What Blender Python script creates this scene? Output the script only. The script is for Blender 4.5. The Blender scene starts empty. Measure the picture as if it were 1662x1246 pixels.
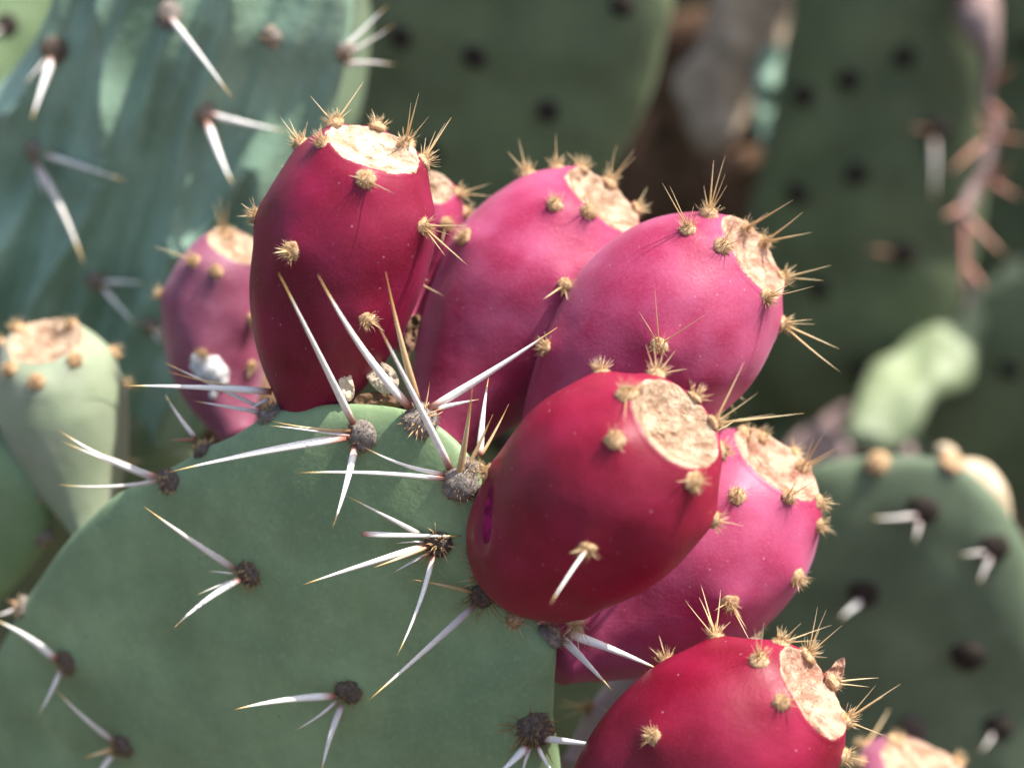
import bpy, bmesh, math, random
from mathutils import Vector, Matrix, noise
from mathutils.bvhtree import BVHTree
random.seed(7)
S = bpy.context.scene
COL = S.collection

# ------------------------------------------------------------------ camera
FPX = 3116.0                     # focal length in photo pixels (photo 1662 x 1246)
PITCH = math.radians(30)
CAM = Vector((0, 0, 0.62))
RIGHT = Vector((1, 0, 0))
UP = Vector((0, math.sin(PITCH), math.cos(PITCH)))
FWD = Vector((0, math.cos(PITCH), -math.sin(PITCH)))
cd = bpy.data.cameras.new('camera'); cam = bpy.data.objects.new('camera', cd); COL.objects.link(cam)
cam.location = CAM; cam.rotation_euler = (math.pi/2 - PITCH, 0, 0)
cd.sensor_width = 36; cd.lens = 36*FPX/1662
cd.clip_start = 0.01; cd.clip_end = 200
cd.dof.use_dof = True; cd.dof.focus_distance = 0.438; cd.dof.aperture_fstop = 6.3
cd.dof.aperture_blades = 0
S.camera = cam

# ------------------------------------------------------------------ world, sun, exposure
SUN = (RIGHT*0.46 + UP*0.79 - FWD*0.36).normalized()
elev = math.asin(SUN.z); rot = math.atan2(SUN.x, SUN.y)
w = bpy.data.worlds.new('World'); S.world = w; w.use_nodes = True
nt = w.node_tree; bg = nt.nodes['Background']
sky = nt.nodes.new('ShaderNodeTexSky'); sky.sky_type = 'NISHITA'; sky.sun_disc = False
sky.sun_elevation = elev; sky.sun_rotation = rot
sky.air_density = 1.0; sky.dust_density = 3.5; sky.ozone_density = 1.0
nt.links.new(sky.outputs[0], bg.inputs[0]); bg.inputs[1].default_value = 0.125
sl = bpy.data.lights.new('sun', 'SUN'); sl.energy = 4.6; sl.angle = math.radians(0.53); sl.color = (1, 0.95, 0.87)
so = bpy.data.objects.new('sun', sl); COL.objects.link(so)
so.rotation_euler = SUN.to_track_quat('Z', 'Y').to_euler(); so.location = (0.5, 0.5, 2)
S.view_settings.view_transform = 'Standard'; S.view_settings.look = 'None'
S.view_settings.exposure = 1.0; S.view_settings.gamma = 1
S.render.engine = 'CYCLES'

# ------------------------------------------------------------------ helpers
def P(px, py, d):
    """photo pixel + depth along the view axis (metres) -> world point"""
    return CAM + FWD*d + RIGHT*((px-831)/FPX*d) + UP*(-(py-623)/FPX*d)
def ray(px, py): return (P(px, py, 1.0) - CAM).normalized()
def depth(p): return (p-CAM).dot(FWD)
def camvec(x, y, z): return RIGHT*x + UP*y - FWD*z      # z towards the camera
def tag(o, label=None, cat=None, group=None, kind=None):
    if label: o['label'] = label
    if cat: o['category'] = cat
    if group: o['group'] = group
    if kind: o['kind'] = kind
    return o
def empty(name, loc):
    o = bpy.data.objects.new(name, None); COL.objects.link(o); o.location = loc
    o.empty_display_size = 0.005
    return o
def link(name, me, parent=None, loc=(0, 0, 0), mat=None):
    o = bpy.data.objects.new(name, me); COL.objects.link(o); o.location = loc
    if mat and not me.materials: me.materials.append(mat)
    if parent: o.parent = parent
    return o
def mesh(name, verts, faces, mat, smooth=True, attr=None):
    me = bpy.data.meshes.new(name); me.from_pydata([tuple(v) for v in verts], [], faces)
    if mat: me.materials.append(mat)
    if smooth: me.polygons.foreach_set('use_smooth', [True]*len(me.polygons))
    if attr:
        a = me.attributes.new('t', 'FLOAT', 'POINT'); a.data.foreach_set('value', attr)
    me.update(); return me
def frame(n):
    n = n.normalized(); a = Vector((0, 0, 1)) if abs(n.z) < 0.9 else Vector((1, 0, 0))
    u = a.cross(n).normalized(); return u, n.cross(u), n
def catmull(pts, n, closed=True):
    out = []; m = len(pts)
    seg = m if closed else m-1
    for i in range(seg):
        g = (lambda k: pts[k % m]) if closed else (lambda k: pts[min(max(k, 0), m-1)])
        p0, p1, p2, p3 = g(i-1), g(i), g(i+1), g(i+2)
        for j in range(n):
            t = j/n
            out.append(0.5*((2*p1)+(p2-p0)*t+(2*p0-5*p1+4*p2-p3)*t*t+(3*p1-p0-3*p2+p3)*t**3))
    if not closed: out.append(pts[-1].copy())
    return out
def resample(pts, n):
    L = [0]; m = len(pts)
    for i in range(m): L.append(L[-1]+(pts[(i+1) % m]-pts[i]).length)
    out = []; k = 0
    for i in range(n):
        s = L[-1]*i/n
        while L[k+1] < s: k += 1
        f = (s-L[k])/max(L[k+1]-L[k], 1e-9)
        out.append(pts[k].lerp(pts[(k+1) % m], f))
    return out
def interp(tab, x):
    for (a, b), (c, d) in zip(tab, tab[1:]):
        if x <= c:
            f = (x-a)/(c-a); return b+(d-b)*f
    return tab[-1][1]
def smooth_tab(tab, n=24):
    v = catmull([Vector((a, b, 0)) for a, b in tab], n, closed=False)
    return [(p.x, p.y) for p in v]
def nz(p, s): return noise.noise(Vector(p)*s)

# ------------------------------------------------------------------ materials
class Mat:
    def __init__(s, name):
        s.m = bpy.data.materials.new(name); s.m.use_nodes = True
        s.n = s.m.node_tree.nodes; s.l = s.m.node_tree.links; s.b = s.n['Principled BSDF']
        s.tc = s.n.new('ShaderNodeTexCoord')
    def node(s, t, **kw):
        x = s.n.new(t)
        for k, v in kw.items(): setattr(x, k, v)
        return x
    def set(s, inp, v): s.b.inputs[inp].default_value = v
    def noise(s, scale, detail=4, rough=0.55, vec=None):
        x = s.node('ShaderNodeTexNoise'); x.inputs['Scale'].default_value = scale
        x.inputs['Detail'].default_value = detail; x.inputs['Roughness'].default_value = rough
        s.l.new(vec or s.tc.outputs['Object'], x.inputs['Vector']); return x.outputs['Fac']
    def ramp(s, fac, stops):
        x = s.node('ShaderNodeValToRGB'); e = x.color_ramp.elements
        while len(e) < len(stops): e.new(0.5)
        for q, (p, c) in zip(e, stops):
            q.position = p; q.color = (*c, 1) if len(c) == 3 else c
        s.l.new(fac, x.inputs[0]); return x.outputs[0]
    def step(s, fac, a, b):
        x = s.node('ShaderNodeMapRange'); x.inputs[1].default_value = a; x.inputs[2].default_value = b
        x.interpolation_type = 'SMOOTHSTEP'
        s.l.new(fac, x.inputs[0]); return x.outputs[0]
    def mul(s, a, v):
        x = s.node('ShaderNodeMath', operation='MULTIPLY'); s.l.new(a, x.inputs[0])
        if isinstance(v, (int, float)): x.inputs[1].default_value = v
        else: s.l.new(v, x.inputs[1])
        return x.outputs[0]
    def mix(s, fac, a, b):
        x = s.node('ShaderNodeMix', data_type='RGBA')
        if isinstance(fac, (int, float)): x.inputs[0].default_value = fac
        else: s.l.new(fac, x.inputs[0])
        for i, c in ((6, a), (7, b)):
            if isinstance(c, tuple): x.inputs[i].default_value = (*c, 1)
            else: s.l.new(c, x.inputs[i])
        return x.outputs[2]
    def color(s, c): s.l.new(c, s.b.inputs['Base Color'])
    def bump(s, h, dist, strength=1.0, prev=None):
        x = s.node('ShaderNodeBump'); x.inputs['Distance'].default_value = dist
        x.inputs['Strength'].default_value = strength
        s.l.new(h, x.inputs['Height'])
        if prev: s.l.new(prev, x.inputs['Normal'])
        s.l.new(x.outputs[0], s.b.inputs['Normal']); return x.outputs[0]
    def attr(s, nm):
        x = s.node('ShaderNodeAttribute'); x.attribute_name = nm; return x.outputs['Fac']

def mat_fruit(name, deep, mid, bloom, amount, speck=1.0):
    M = Mat(name)
    n1 = M.noise(38, 2); n2 = M.noise(75, 3, 0.5); n3 = M.noise(1500, 3)
    c = M.mix(M.step(n1, 0.3, 0.75), deep, mid)
    blo = M.mul(M.step(n2, 0.22, 0.85), amount)
    c = M.mix(blo, c, bloom)
    # fine grain of the skin
    c = M.mix(M.mul(M.step(n3, 0.40, 0.80), 0.22), c, bloom)
    v = M.node('ShaderNodeTexVoronoi'); v.inputs['Scale'].default_value = 420; v.inputs['Randomness'].default_value = 1
    M.l.new(M.tc.outputs['Object'], v.inputs['Vector'])
    sp = M.mul(M.step(v.outputs['Distance'], 0.13, 0.07), M.step(M.noise(260, 2), 0.50, 0.62))
    c = M.mix(M.mul(sp, 0.30*speck), c, (0.75, 0.55, 0.5))
    # scuffs
    sc = M.step(M.noise(120, 8, 0.75), 0.68, 0.74)
    c = M.mix(M.mul(sc, 0.35*speck), c, (0.35, 0.02, 0.05))
    M.color(c)
    r = M.node('ShaderNodeMapRange'); r.inputs[3].default_value = 0.36; r.inputs[4].default_value = 0.58
    M.l.new(n2, r.inputs[0]); M.l.new(r.outputs[0], M.b.inputs['Roughness'])
    M.set('Specular IOR Level', 0.34)
    M.set('Sheen Weight', max(0, 0.42*amount-0.11)); M.set('Sheen Roughness', 0.45); M.set('Sheen Tint', (0.85, 0.65, 0.9, 1))
    M.set('Subsurface Weight', 0.12); M.set('Subsurface Radius', (1.0, 0.12, 0.15)); M.set('Subsurface Scale', 0.003)
    p = M.bump(M.noise(1400, 3), 0.00012, 0.45)
    M.bump(M.noise(160, 4), 0.0007, 0.30, p)
    return M.m
RED_DARK = mat_fruit('fruit_skin_crimson', (0.140, 0.0018, 0.009), (0.265, 0.0032, 0.023), (0.34, 0.022, 0.10), 0.26)
RED_WINE = mat_fruit('fruit_skin_wine', (0.115, 0.0018, 0.010), (0.235, 0.0032, 0.027), (0.33, 0.024, 0.11), 0.30)
PINK = mat_fruit('fruit_skin_pink', (0.27, 0.010, 0.050), (0.36, 0.018, 0.080), (0.46, 0.13, 0.25), 0.52)
MAUVE = mat_fruit('fruit_skin_mauve', (0.18, 0.028, 0.065), (0.26, 0.05, 0.10), (0.34, 0.16, 0.22), 0.6)
PALEM = mat_fruit('fruit_skin_pale_mauve', (0.36, 0.22, 0.24), (0.42, 0.28, 0.28), (0.5, 0.42, 0.40), 0.6)
UNRIPE = mat_fruit('fruit_skin_unripe_green', (0.22, 0.28, 0.165), (0.28, 0.33, 0.21), (0.36, 0.38, 0.30), 0.6, 0.4)

def mat_pad(name, a, b, spot, bumpd=0.0010, rough=0.50):
    M = Mat(name)
    n1 = M.noise(28, 4); n2 = M.noise(130, 6, 0.65); n3 = M.noise(800, 3)
    c = M.mix(M.step(n1, 0.3, 0.7), tuple(x*0.84 for x in a), tuple(x*1.14 for x in b))
    c = M.mix(M.mul(M.step(n2, 0.35, 0.75), 0.35), c, tuple(x*0.72 for x in a))
    c = M.mix(M.mul(M.step(n3, 0.45, 0.8), 0.22), c, tuple(min(1, x*1.6) for x in b))
    v = M.node('ShaderNodeTexVoronoi'); v.inputs['Scale'].default_value = 240
    M.l.new(M.tc.outputs['Object'], v.inputs['Vector'])
    sp = M.mul(M.step(v.outputs['Distance'], 0.12, 0.05), M.step(M.noise(90, 3), 0.55, 0.62))
    c = M.mix(M.mul(sp, 0.6), c, spot)
    M.color(c)
    r = M.node('ShaderNodeMapRange'); r.inputs[3].default_value = rough-0.08; r.inputs[4].default_value = rough+0.14
    M.l.new(n2, r.inputs[0]); M.l.new(r.outputs[0], M.b.inputs['Roughness'])
    M.set('Specular IOR Level', 0.45); M.set('Sheen Weight', 0.08); M.set('Sheen Tint', (0.8, 0.9, 0.95, 1))
    M.set('Subsurface Weight', 0.10); M.set('Subsurface Radius', (0.4, 1.0, 0.3)); M.set('Subsurface Scale', 0.003)
    p = M.bump(M.noise(1100, 3), 0.00012, 0.5)
    M.bump(M.noise(110, 5, 0.6), bumpd, 0.30, p)
    return M.m
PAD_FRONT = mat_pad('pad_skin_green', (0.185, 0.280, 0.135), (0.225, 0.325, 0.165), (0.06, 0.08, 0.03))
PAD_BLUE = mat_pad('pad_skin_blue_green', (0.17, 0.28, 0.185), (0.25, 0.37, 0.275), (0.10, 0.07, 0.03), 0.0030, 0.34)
PAD_SUNLIT = mat_pad('pad_skin_sunlit', (0.15, 0.20, 0.10), (0.21, 0.255, 0.135), (0.15, 0.12, 0.06))  # paler skin: sunlight on a pad rim put into the colour
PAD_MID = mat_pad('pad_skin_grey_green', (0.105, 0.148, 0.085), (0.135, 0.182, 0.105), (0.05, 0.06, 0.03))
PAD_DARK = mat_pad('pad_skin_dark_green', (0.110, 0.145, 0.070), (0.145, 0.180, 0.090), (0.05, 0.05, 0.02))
PAD_OLIVE = mat_pad('pad_skin_olive', (0.125, 0.19, 0.085), (0.165, 0.235, 0.115), (0.10, 0.07, 0.03))

def mat_dry(name, a, b, sc=300, dist=0.001):
    M = Mat(name); n1 = M.noise(sc, 6, 0.65); n2 = M.noise(sc*4, 4)
    c = M.mix(M.step(n1, 0.35, 0.65), a, b); c = M.mix(M.mul(n2, 0.3), c, tuple(x*0.6 for x in a)); M.color(c)
    M.set('Roughness', 0.8); M.set('Specular IOR Level', 0.2)
    p = M.bump(n2, dist*0.3, 0.6); M.bump(n1, dist, 0.8, p); return M.m
SCAR = mat_dry('dry_flower_scar', (0.26, 0.155, 0.095), (0.60, 0.44, 0.31), 230, 0.0016)
SCAR_SUNLIT = mat_dry('dry_flower_scar_sunlit', (0.40, 0.26, 0.165), (0.74, 0.60, 0.45), 200, 0.0022)  # paler scar: sun glare put into the colour
SCAR_P = mat_dry('dry_flower_scar_pinkish', (0.32, 0.15, 0.10), (0.62, 0.42, 0.30), 230, 0.0016)
WOOL_T = mat_dry('areole_wool_tan', (0.48, 0.28, 0.13), (0.70, 0.50, 0.31), 900, 0.0006)
WOOL_G = mat_dry('areole_wool_grey', (0.17, 0.14, 0.12), (0.34, 0.30, 0.27), 900, 0.0006)
WOOL_D = mat_dry('areole_wool_dark', (0.085, 0.065, 0.055), (0.20, 0.155, 0.125), 900, 0.0006)
DEAD = mat_dry('dead_tissue_grey', (0.32, 0.25, 0.185), (0.54, 0.45, 0.35), 60, 0.004)
DEADB = mat_dry('dead_tissue_brown', (0.10, 0.055, 0.03), (0.24, 0.14, 0.09), 60, 0.004)
MAUVED = mat_dry('dead_tissue_mauve', (0.24, 0.16, 0.15), (0.40, 0.30, 0.28), 60, 0.003)
CREAM = mat_dry('dead_tissue_cream', (0.56, 0.43, 0.28), (0.74, 0.62, 0.46), 120, 0.002)
TEAL = mat_dry('dry_rind_pale_green', (0.26, 0.40, 0.31), (0.36, 0.50, 0.40), 90, 0.002)
COTTON = mat_dry('white_wax_wool', (0.80, 0.80, 0.80), (0.9, 0.9, 0.9), 900, 0.0006)
TORN = mat_dry('torn_flesh_magenta', (0.16, 0.003, 0.035), (0.42, 0.010, 0.13), 350, 0.0012)
def mat_needle(name, stops, rough=0.35, band=0.0):
    M = Mat(name); t = M.attr('t')
    oi = M.node('ShaderNodeObjectInfo')
    c = M.ramp(t, stops)
    n = M.noise(500, 5, 0.6)
    c = M.mix(M.mul(M.step(n, 0.5, 0.8), 0.35+band), c, (0.42, 0.36, 0.28))
    M.color(c); M.set('Roughness', rough); M.set('Specular IOR Level', 0.5)
    M.set('Subsurface Weight', 0.15); M.set('Subsurface Radius', (1, 0.8, 0.6)); M.set('Subsurface Scale', 0.001)
    M.bump(M.noise(900, 3), 0.0002, 0.4); return M.m
SPINE_W = mat_needle('spine_white', [(0, (0.34, 0.08, 0.05)), (0.07, (0.62, 0.42, 0.36)), (0.15, (0.86, 0.84, 0.80)), (0.80, (0.87, 0.85, 0.80)), (0.88, (0.66, 0.48, 0.20)), (1, (0.34, 0.18, 0.05))])
SPINE_G = mat_needle('spine_grey_white', [(0, (0.30, 0.16, 0.13)), (0.1, (0.55, 0.48, 0.45)), (0.25, (0.66, 0.62, 0.58)), (0.75, (0.70, 0.66, 0.60)), (0.86, (0.58, 0.42, 0.18)), (1, (0.34, 0.18, 0.05))], 0.45, 0.2)
SPINE_T = mat_needle('spine_tan', [(0, (0.28, 0.11, 0.05)), (0.15, (0.50, 0.34, 0.16)), (0.6, (0.60, 0.46, 0.26)), (0.8, (0.50, 0.30, 0.09)), (1, (0.30, 0.14, 0.03))])
SPINE_R = mat_needle('spine_red_brown', [(0, (0.22, 0.08, 0.05)), (0.5, (0.36, 0.15, 0.10)), (1, (0.42, 0.22, 0.14))], 0.5)
BRISTLE = mat_needle('bristle_straw', [(0, (0.42, 0.21, 0.07)), (0.3, (0.62, 0.42, 0.19)), (0.8, (0.74, 0.58, 0.34)), (1, (0.68, 0.46, 0.2))])
GLOCH = mat_needle('glochid_tan', [(0, (0.40, 0.22, 0.09)), (0.6, (0.60, 0.39, 0.18)), (1, (0.70, 0.52, 0.28))])
GLOCH_B = mat_needle('glochid_brown', [(0, (0.22, 0.11, 0.04)), (0.6, (0.40, 0.23, 0.08)), (1, (0.52, 0.33, 0.12))])

# ------------------------------------------------------------------ needles, tufts, cushions
def needle_mesh(vec, r0, mat, bend=0.0, rings=11, seg=8, flat=0.75, power=0.85, blunt=0.0):
    L = vec.length; u, v, n = frame(vec)
    if abs(bend) > 0:
        a = random.uniform(0, 6.28); bd = (u*math.cos(a)+v*math.sin(a))*bend*L
    else: bd = Vector()
    vs, fs, at = [], [], []
    tw = random.uniform(0, 3.14)
    for i in range(rings+1):
        t = i/rings
        r = r0*(max(0.02, (1-t*(1-blunt)))**power)*(0.80+0.30*math.sin(min(1, t*4)*math.pi/2))
        c = vec*t + bd*4*t*(1-t)
        for j in range(seg):
            a = 2*math.pi*j/seg; ca, sa = math.cos(a), math.sin(a)*flat
            vs.append(c + (u*math.cos(tw)+v*math.sin(tw))*ca*r + (v*math.cos(tw)-u*math.sin(tw))*sa*r); at.append(t)
    for i in range(rings):
        for j in range(seg):
            a, b = i*seg+j, i*seg+(j+1) % seg
            fs.append((a, b, b+seg, a+seg))
    fs.append(tuple(range(rings*seg, (rings+1)*seg))); fs.append(tuple(reversed(range(seg))))
    return mesh('needle', vs, fs, mat, True, at)
UNIT = {}
def bristle(parent, vec, r, mat=None, name='bristle', loc=(0, 0, 0)):
    """thin straight needle: shared unit mesh, scaled and turned"""
    mat = mat or BRISTLE
    if mat.name not in UNIT:
        UNIT[mat.name] = [needle_mesh(Vector((0, 0, 1)), 0.03, mat, b, 6, 5, 0.9, 0.7) for b in (0.0, 0.012, 0.025)]
        UNIT[mat.name] = UNIT[mat.name]
    o = link(name, random.choice(UNIT[mat.name]), parent, loc)
    L = vec.length
    o.rotation_mode = 'QUATERNION'
    o.rotation_quaternion = vec.to_track_quat('Z', 'Y') @ Matrix.Rotation(random.uniform(0, 6.28), 3, 'Z').to_quaternion()
    o.scale = (r/0.03, r/0.03, L)
    return o
def tuft_mesh(n, spread, lmin, lmax, r, mat, disk=0.4):
    """cone-shaped bundle of fine glochids, unit size, along +Z"""
    vs, fs, at = [], [], []
    for _ in range(n):
        a = random.uniform(0, 6.28); q = random.random()**0.6
        th = spread*q*random.uniform(0.6, 1.15)
        d = Vector((math.sin(th)*math.cos(a), math.sin(th)*math.sin(a), math.cos(th)))
        d = (d + Vector((random.gauss(0, .1), random.gauss(0, .1), random.gauss(0, .1)))).normalized()
        b = Vector((math.cos(a)*disk*q, math.sin(a)*disk*q, 0.12*(1-q)))
        L = random.uniform(lmin, lmax); u, v, _n = frame(d)
        k = len(vs)
        mid = b+d*L*0.55 + (u*random.gauss(0, .04)+v*random.gauss(0, .04))*L
        for c, rr, t in ((b, r, 0), (mid, r*0.75, 0.55)):
            for j in range(3):
                g = 2.094*j; vs.append(c+(u*math.cos(g)+v*math.sin(g))*rr); at.append(t)
        vs.append(b+d*L); at.append(1)
        for j in range(3):
            j2 = (j+1) % 3
            fs.append((k+j, k+j2, k+3+j2, k+3+j)); fs.append((k+3+j, k+3+j2, k+6))
    return mesh('tuft', vs, fs, mat, True, at)
TUFT = [tuft_mesh(70, 1.0, 0.35, 1.25, 0.022, GLOCH) for _ in range(5)]
TUFT_B = [tuft_mesh(80, 1.5, 0.25, 0.80, 0.018, GLOCH_B, 0.75) for _ in range(4)]
TUFT_S = [tuft_mesh(46, 1.3, 0.25, 0.75, 0.035, GLOCH) for _ in range(4)]
def cushion_mesh(mat, seed, hgt=0.75, wool=160):
    bm = bmesh.new(); bmesh.ops.create_icosphere(bm, subdivisions=3, radius=1)
    o = Vector((seed*7.1, seed*3.3, 0))
    for v in bm.verts:
        p = v.co.copy()
        f = 1+0.22*noise.noise(p*1.7+o)+0.12*noise.noise(p*5+o)+0.07*noise.noise(p*12+o)
        p = p*f; p.z *= hgt
        if p.z < -0.35: p.z = -0.35
        v.co = p
    pts = [(v.co.copy(), v.normal.copy()) for v in bm.verts if v.co.z > -0.2]
    rnd = random.Random(seed)
    for _ in range(wool):                      # woolly fibres on the cushion
        p, n = rnd.choice(pts)
        d = (n+Vector((rnd.gauss(0, .55), rnd.gauss(0, .55), rnd.gauss(0, .4)))).normalized()
        u, v, _n = frame(d); L = rnd.uniform(.12, .34); r = .022
        a = [bm.verts.new(p+(u*math.cos(2.094*j)+v*math.sin(2.094*j))*r-d*.03) for j in range(3)]
        t = bm.verts.new(p+d*L)
        for j in range(3): bm.faces.new((a[j], a[(j+1) % 3], t))
    me = bpy.data.meshes.new('cushion'); bm.to_mesh(me); bm.free(); me.materials.append(mat)
    me.polygons.foreach_set('use_smooth', [True]*len(me.polygons)); return me
CUSH_T = [cushion_mesh(WOOL_T, 11+i, (.5, .7, .58, .8, .62, .45, .72)[i], 240) for i in range(7)]
CUSH_G = [cushion_mesh(WOOL_G, 31+i, 0.65) for i in range(4)]
WOOL_B = mat_dry('areole_wool_black', (0.022, 0.018, 0.015), (0.06, 0.045, 0.035), 900, 0.0006)
CUSH_B = [cushion_mesh(WOOL_B, 71+i, 0.5, 80) for i in range(3)]
CUSH_D = [cushion_mesh(WOOL_D, 51+i, 0.60, 120) for i in range(4)]
def turned(o, n, s, roll=None):
    o.rotation_mode = 'QUATERNION'
    q = n.to_track_quat('Z', 'Y')
    o.rotation_quaternion = q @ Matrix.Rotation(random.uniform(0, 6.28) if roll is None else roll, 3, 'Z').to_quaternion()
    o.scale = s if hasattr(s, '__len__') else (s, s, s)
    return o
# areoles are rotated/scaled meshes, so their needles hang from an unrotated holder: the areole Empty-free way is
# to bake the rotation into needles; the cushion mesh itself is turned with a matrix baked in its own mesh copy.
def baked(me, n, s, roll=0):
    c = me.copy(); q = n.to_track_quat('Z', 'Y').to_matrix() @ Matrix.Rotation(roll, 3, 'Z')
    c.transform((q @ Matrix.Diagonal(Vector((s, s, s)))).to_4x4()); return c
def make_areole(parent, ppos, pos, nrm, size, cush, tufts, tsize, name='areole', tdir=None):
    a = link(name, baked(random.choice(cush), nrm, size, random.uniform(0, 6.28)), parent, pos-ppos)
    if tufts:
        t = link('glochid_tuft', random.choice(tufts), a, nrm*size*0.25); turned(t, tdir or nrm, tsize); t['kind'] = 'stuff'
    return a

# ------------------------------------------------------------------ ground
M = Mat('dry_soil')
n1 = M.noise(9, 8, 0.65); n2 = M.noise(70, 6, 0.7)
c = M.mix(M.step(n1, 0.35, 0.65), (0.10, 0.066, 0.042), (0.19, 0.13, 0.088)); c = M.mix(M.mul(n2, 0.5), c, (0.09, 0.06, 0.04))
M.color(c); M.set('Roughness', 0.95); M.set('Specular IOR Level', 0.1); M.bump(n2, 0.02, 0.8)
gv, gf = [], []; N = 70
def gcoord(i): t = i/N*2-1; return math.copysign(abs(t)**2.6*80, t)
for i in range(N+1):
    for j in range(N+1):
        x, y = gcoord(i), gcoord(j)+1
        gv.append((x, y, 0.02*noise.noise(Vector((x*1.5, y*1.5, 0)))-0.012 if abs(x) < 20 and abs(y) < 20 else -0.012))
for i in range(N):
    for j in range(N):
        a = i*(N+1)+j; gf.append((a, a+N+1, a+N+2, a+1))
tag(link('ground', mesh('ground', gv, gf, M.m)), 'dry brown soil under the cactus clump', kind='structure')

# ------------------------------------------------------------------ cactus pads
class Pad:
    pass
def make_pad(label, outline, ref, ncam, T, mat, group=None, NA=150, NR=26, power=6.0, disp=None, name='cactus_pad', cat='cactus pad', amp=0.0016, bodyname='pad_body', rimwob=0.0):
    n = camvec(*ncam).normalized(); p0 = P(*ref)
    def unproj(px, py):
        d = ray(px, py); return CAM + d*((p0-CAM).dot(n)/d.dot(n))
    pts = resample(catmull([unproj(*q) for q in outline], 12), NA)
    cen = sum(pts, Vector())/len(pts)
    lo = min(pts, key=lambda p: p.z).copy()
    root = empty(name, lo)
    sv = [1-(1-i/NR)**1.9 for i in range(NR+1)]
    V, F = [], []
    u0, v0, _ = frame(n)
    def place(k, s, side):
        o = pts[k]; 
        if rimwob: s2 = s*(1+rimwob*noise.noise(o*22))
        else: s2 = s
        b = cen.lerp(o, s2)
        h = T*max(0.0, 1-s**power)**0.5*(0.86+0.14*(1-s*s))
        h *= 1+0.10*noise.noise(b*14)
        q = b + n*side*h
        fade = 1-s**8*0.7
        q += n*amp*fade*(noise.noise(q*28)+0.5*noise.noise(q*70))
        if disp: q += n*side*disp((b-cen).dot(RIGHT), (b-cen).dot(UP), s)
        return q
    idx = {}
    for side in (1, -1):
        for r in range(NR+1):
            for k in range(NA):
                if r == 0 and k > 0: idx[side, r, k] = idx[side, 0, 0]; continue
                if r == NR and side == -1: idx[side, r, k] = idx[1, NR, k]; continue
                idx[side, r, k] = len(V); V.append(place(k, sv[r], side))
    for side in (1, -1):
        for r in range(NR):
            for k in range(NA):
                a, b, c_, d = idx[side, r, k], idx[side, r+1, k], idx[side, r+1, (k+1) % NA], idx[side, r, (k+1) % NA]
                f = [a, b, c_, d] if r else [a, b, c_]
                F.append(tuple(f if side == 1 else reversed(f)))
    # orientation: make the front face look along n
    a, b, c_ = [V[i] for i in F[NA*2][:3]]
    if (b-a).cross(c_-a).dot(n) < 0: F = [tuple(reversed(f)) for f in F]
    X = Pad(); X.root = root; X.loc = lo; X.n = n; X.T = T; X.V = V; X.F = F; X.cen = cen
    X.bvh = BVHTree.FromPolygons(V, [tuple(f) for f in F])
    X.dimples = []; X.mat = mat; X.body = bodyname
    tag(root, label, cat, group)
    return X
def hit(bvh, px, py, guess):
    loc, nr, i, d = bvh.ray_cast(CAM, ray(px, py))
    if loc is None:
        best = None
        for k in range(400):
            q = bvh.find_nearest(CAM+ray(px, py)*(0.36+k*0.002))
            if best is None or q[3] < best[3]: best = q
        loc, nr, i, d = best
    return loc, nr
def close_pad(X, dim=0.0012, R=0.007):
    V = X.V
    for k, v in enumerate(V):
        for p, nr, s in X.dimples:
            d2 = (v-p).length_squared
            if d2 < (3*R)**2: v += nr*s*dim*(math.exp(-d2/(R*R))*1.0-0.55*math.exp(-d2/(2.6*R*R)))
    o = link(X.body, mesh('pad_body', [v-X.loc for v in V], X.F, X.mat), X.root)
    return o
def pad_areole(X, px, py, spines, size=0.0030, cush=None, tufts='b', tsize=0.0042, guess=None):
    """spines: list of (tip px, tip py, width px, material, out) -- out = how far the tip leans to the camera"""
    p, nr = hit(X.bvh, px, py, guess or X.cen)
    if nr.dot(X.n) > 0.35: nr = (nr+X.n*0.8).normalized()
    X.dimples.append((p.copy(), nr.copy(), 1))
    tf = {'b': TUFT_B, 't': TUFT_S, None: None}[tufts]
    a = make_areole(X.root, X.loc, p, nr, size, cush or CUSH_D, tf, tsize)
    d = depth(p)
    for s in spines:
        bx, by, tx, ty, wpx, mat, out = s[:7]
        bend = s[7] if len(s) > 7 else random.choice((0.006, 0.012, 0.02, 0.03, 0.045))
        # foot of the spine: on the cushion
        b0 = P(bx, by, d) ; off = b0-p
        if off.length > size*1.5: off *= size*1.5/off.length
        off += nr*size*0.15
        base = p+off
        L2 = math.hypot(tx-bx, ty-by)*d/FPX
        tip = P(tx, ty, d-out*L2)
        vec = tip-base
        link('spine', needle_mesh(vec, wpx*0.5*d/FPX, mat, bend), a, off)
    return a, p, nr

W, G_, T_, R_ = SPINE_W, SPINE_G, SPINE_T, SPINE_R
NPAD = (-0.40, -0.36, 0.85)
front = make_pad('large green pad carrying the row of ripe red fruits on its rim',
    [(909,1240),(897,1170),(899,1110),(897,1045),(856,1003),(822,950),(806,880),(796,815),(765,748),(722,702),(670,670),(600,657),(500,659),(430,678),(330,732),(250,772),(190,803),(130,856),(85,912),(40,982),(0,1055),(-50,1155),(-80,1300),(-60,1500),(40,1750),(230,1950),(420,2010),(600,1960),(780,1780),(875,1540),(912,1380)],
    (600,900,0.459), NPAD, 0.0115, PAD_FRONT, NA=220, NR=46, power=3.6)
pad_areole(front, 590,707, [(575,686,452,443,17,W,0.85),(572,698,440,683,10,T_,0.4,0.05),(572,706,436,690,8,W,0.3),(562,709,274,766,19,W,0.35,0.03),(578,724,540,856,15,W,0.5)], 0.0038, CUSH_G)
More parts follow.
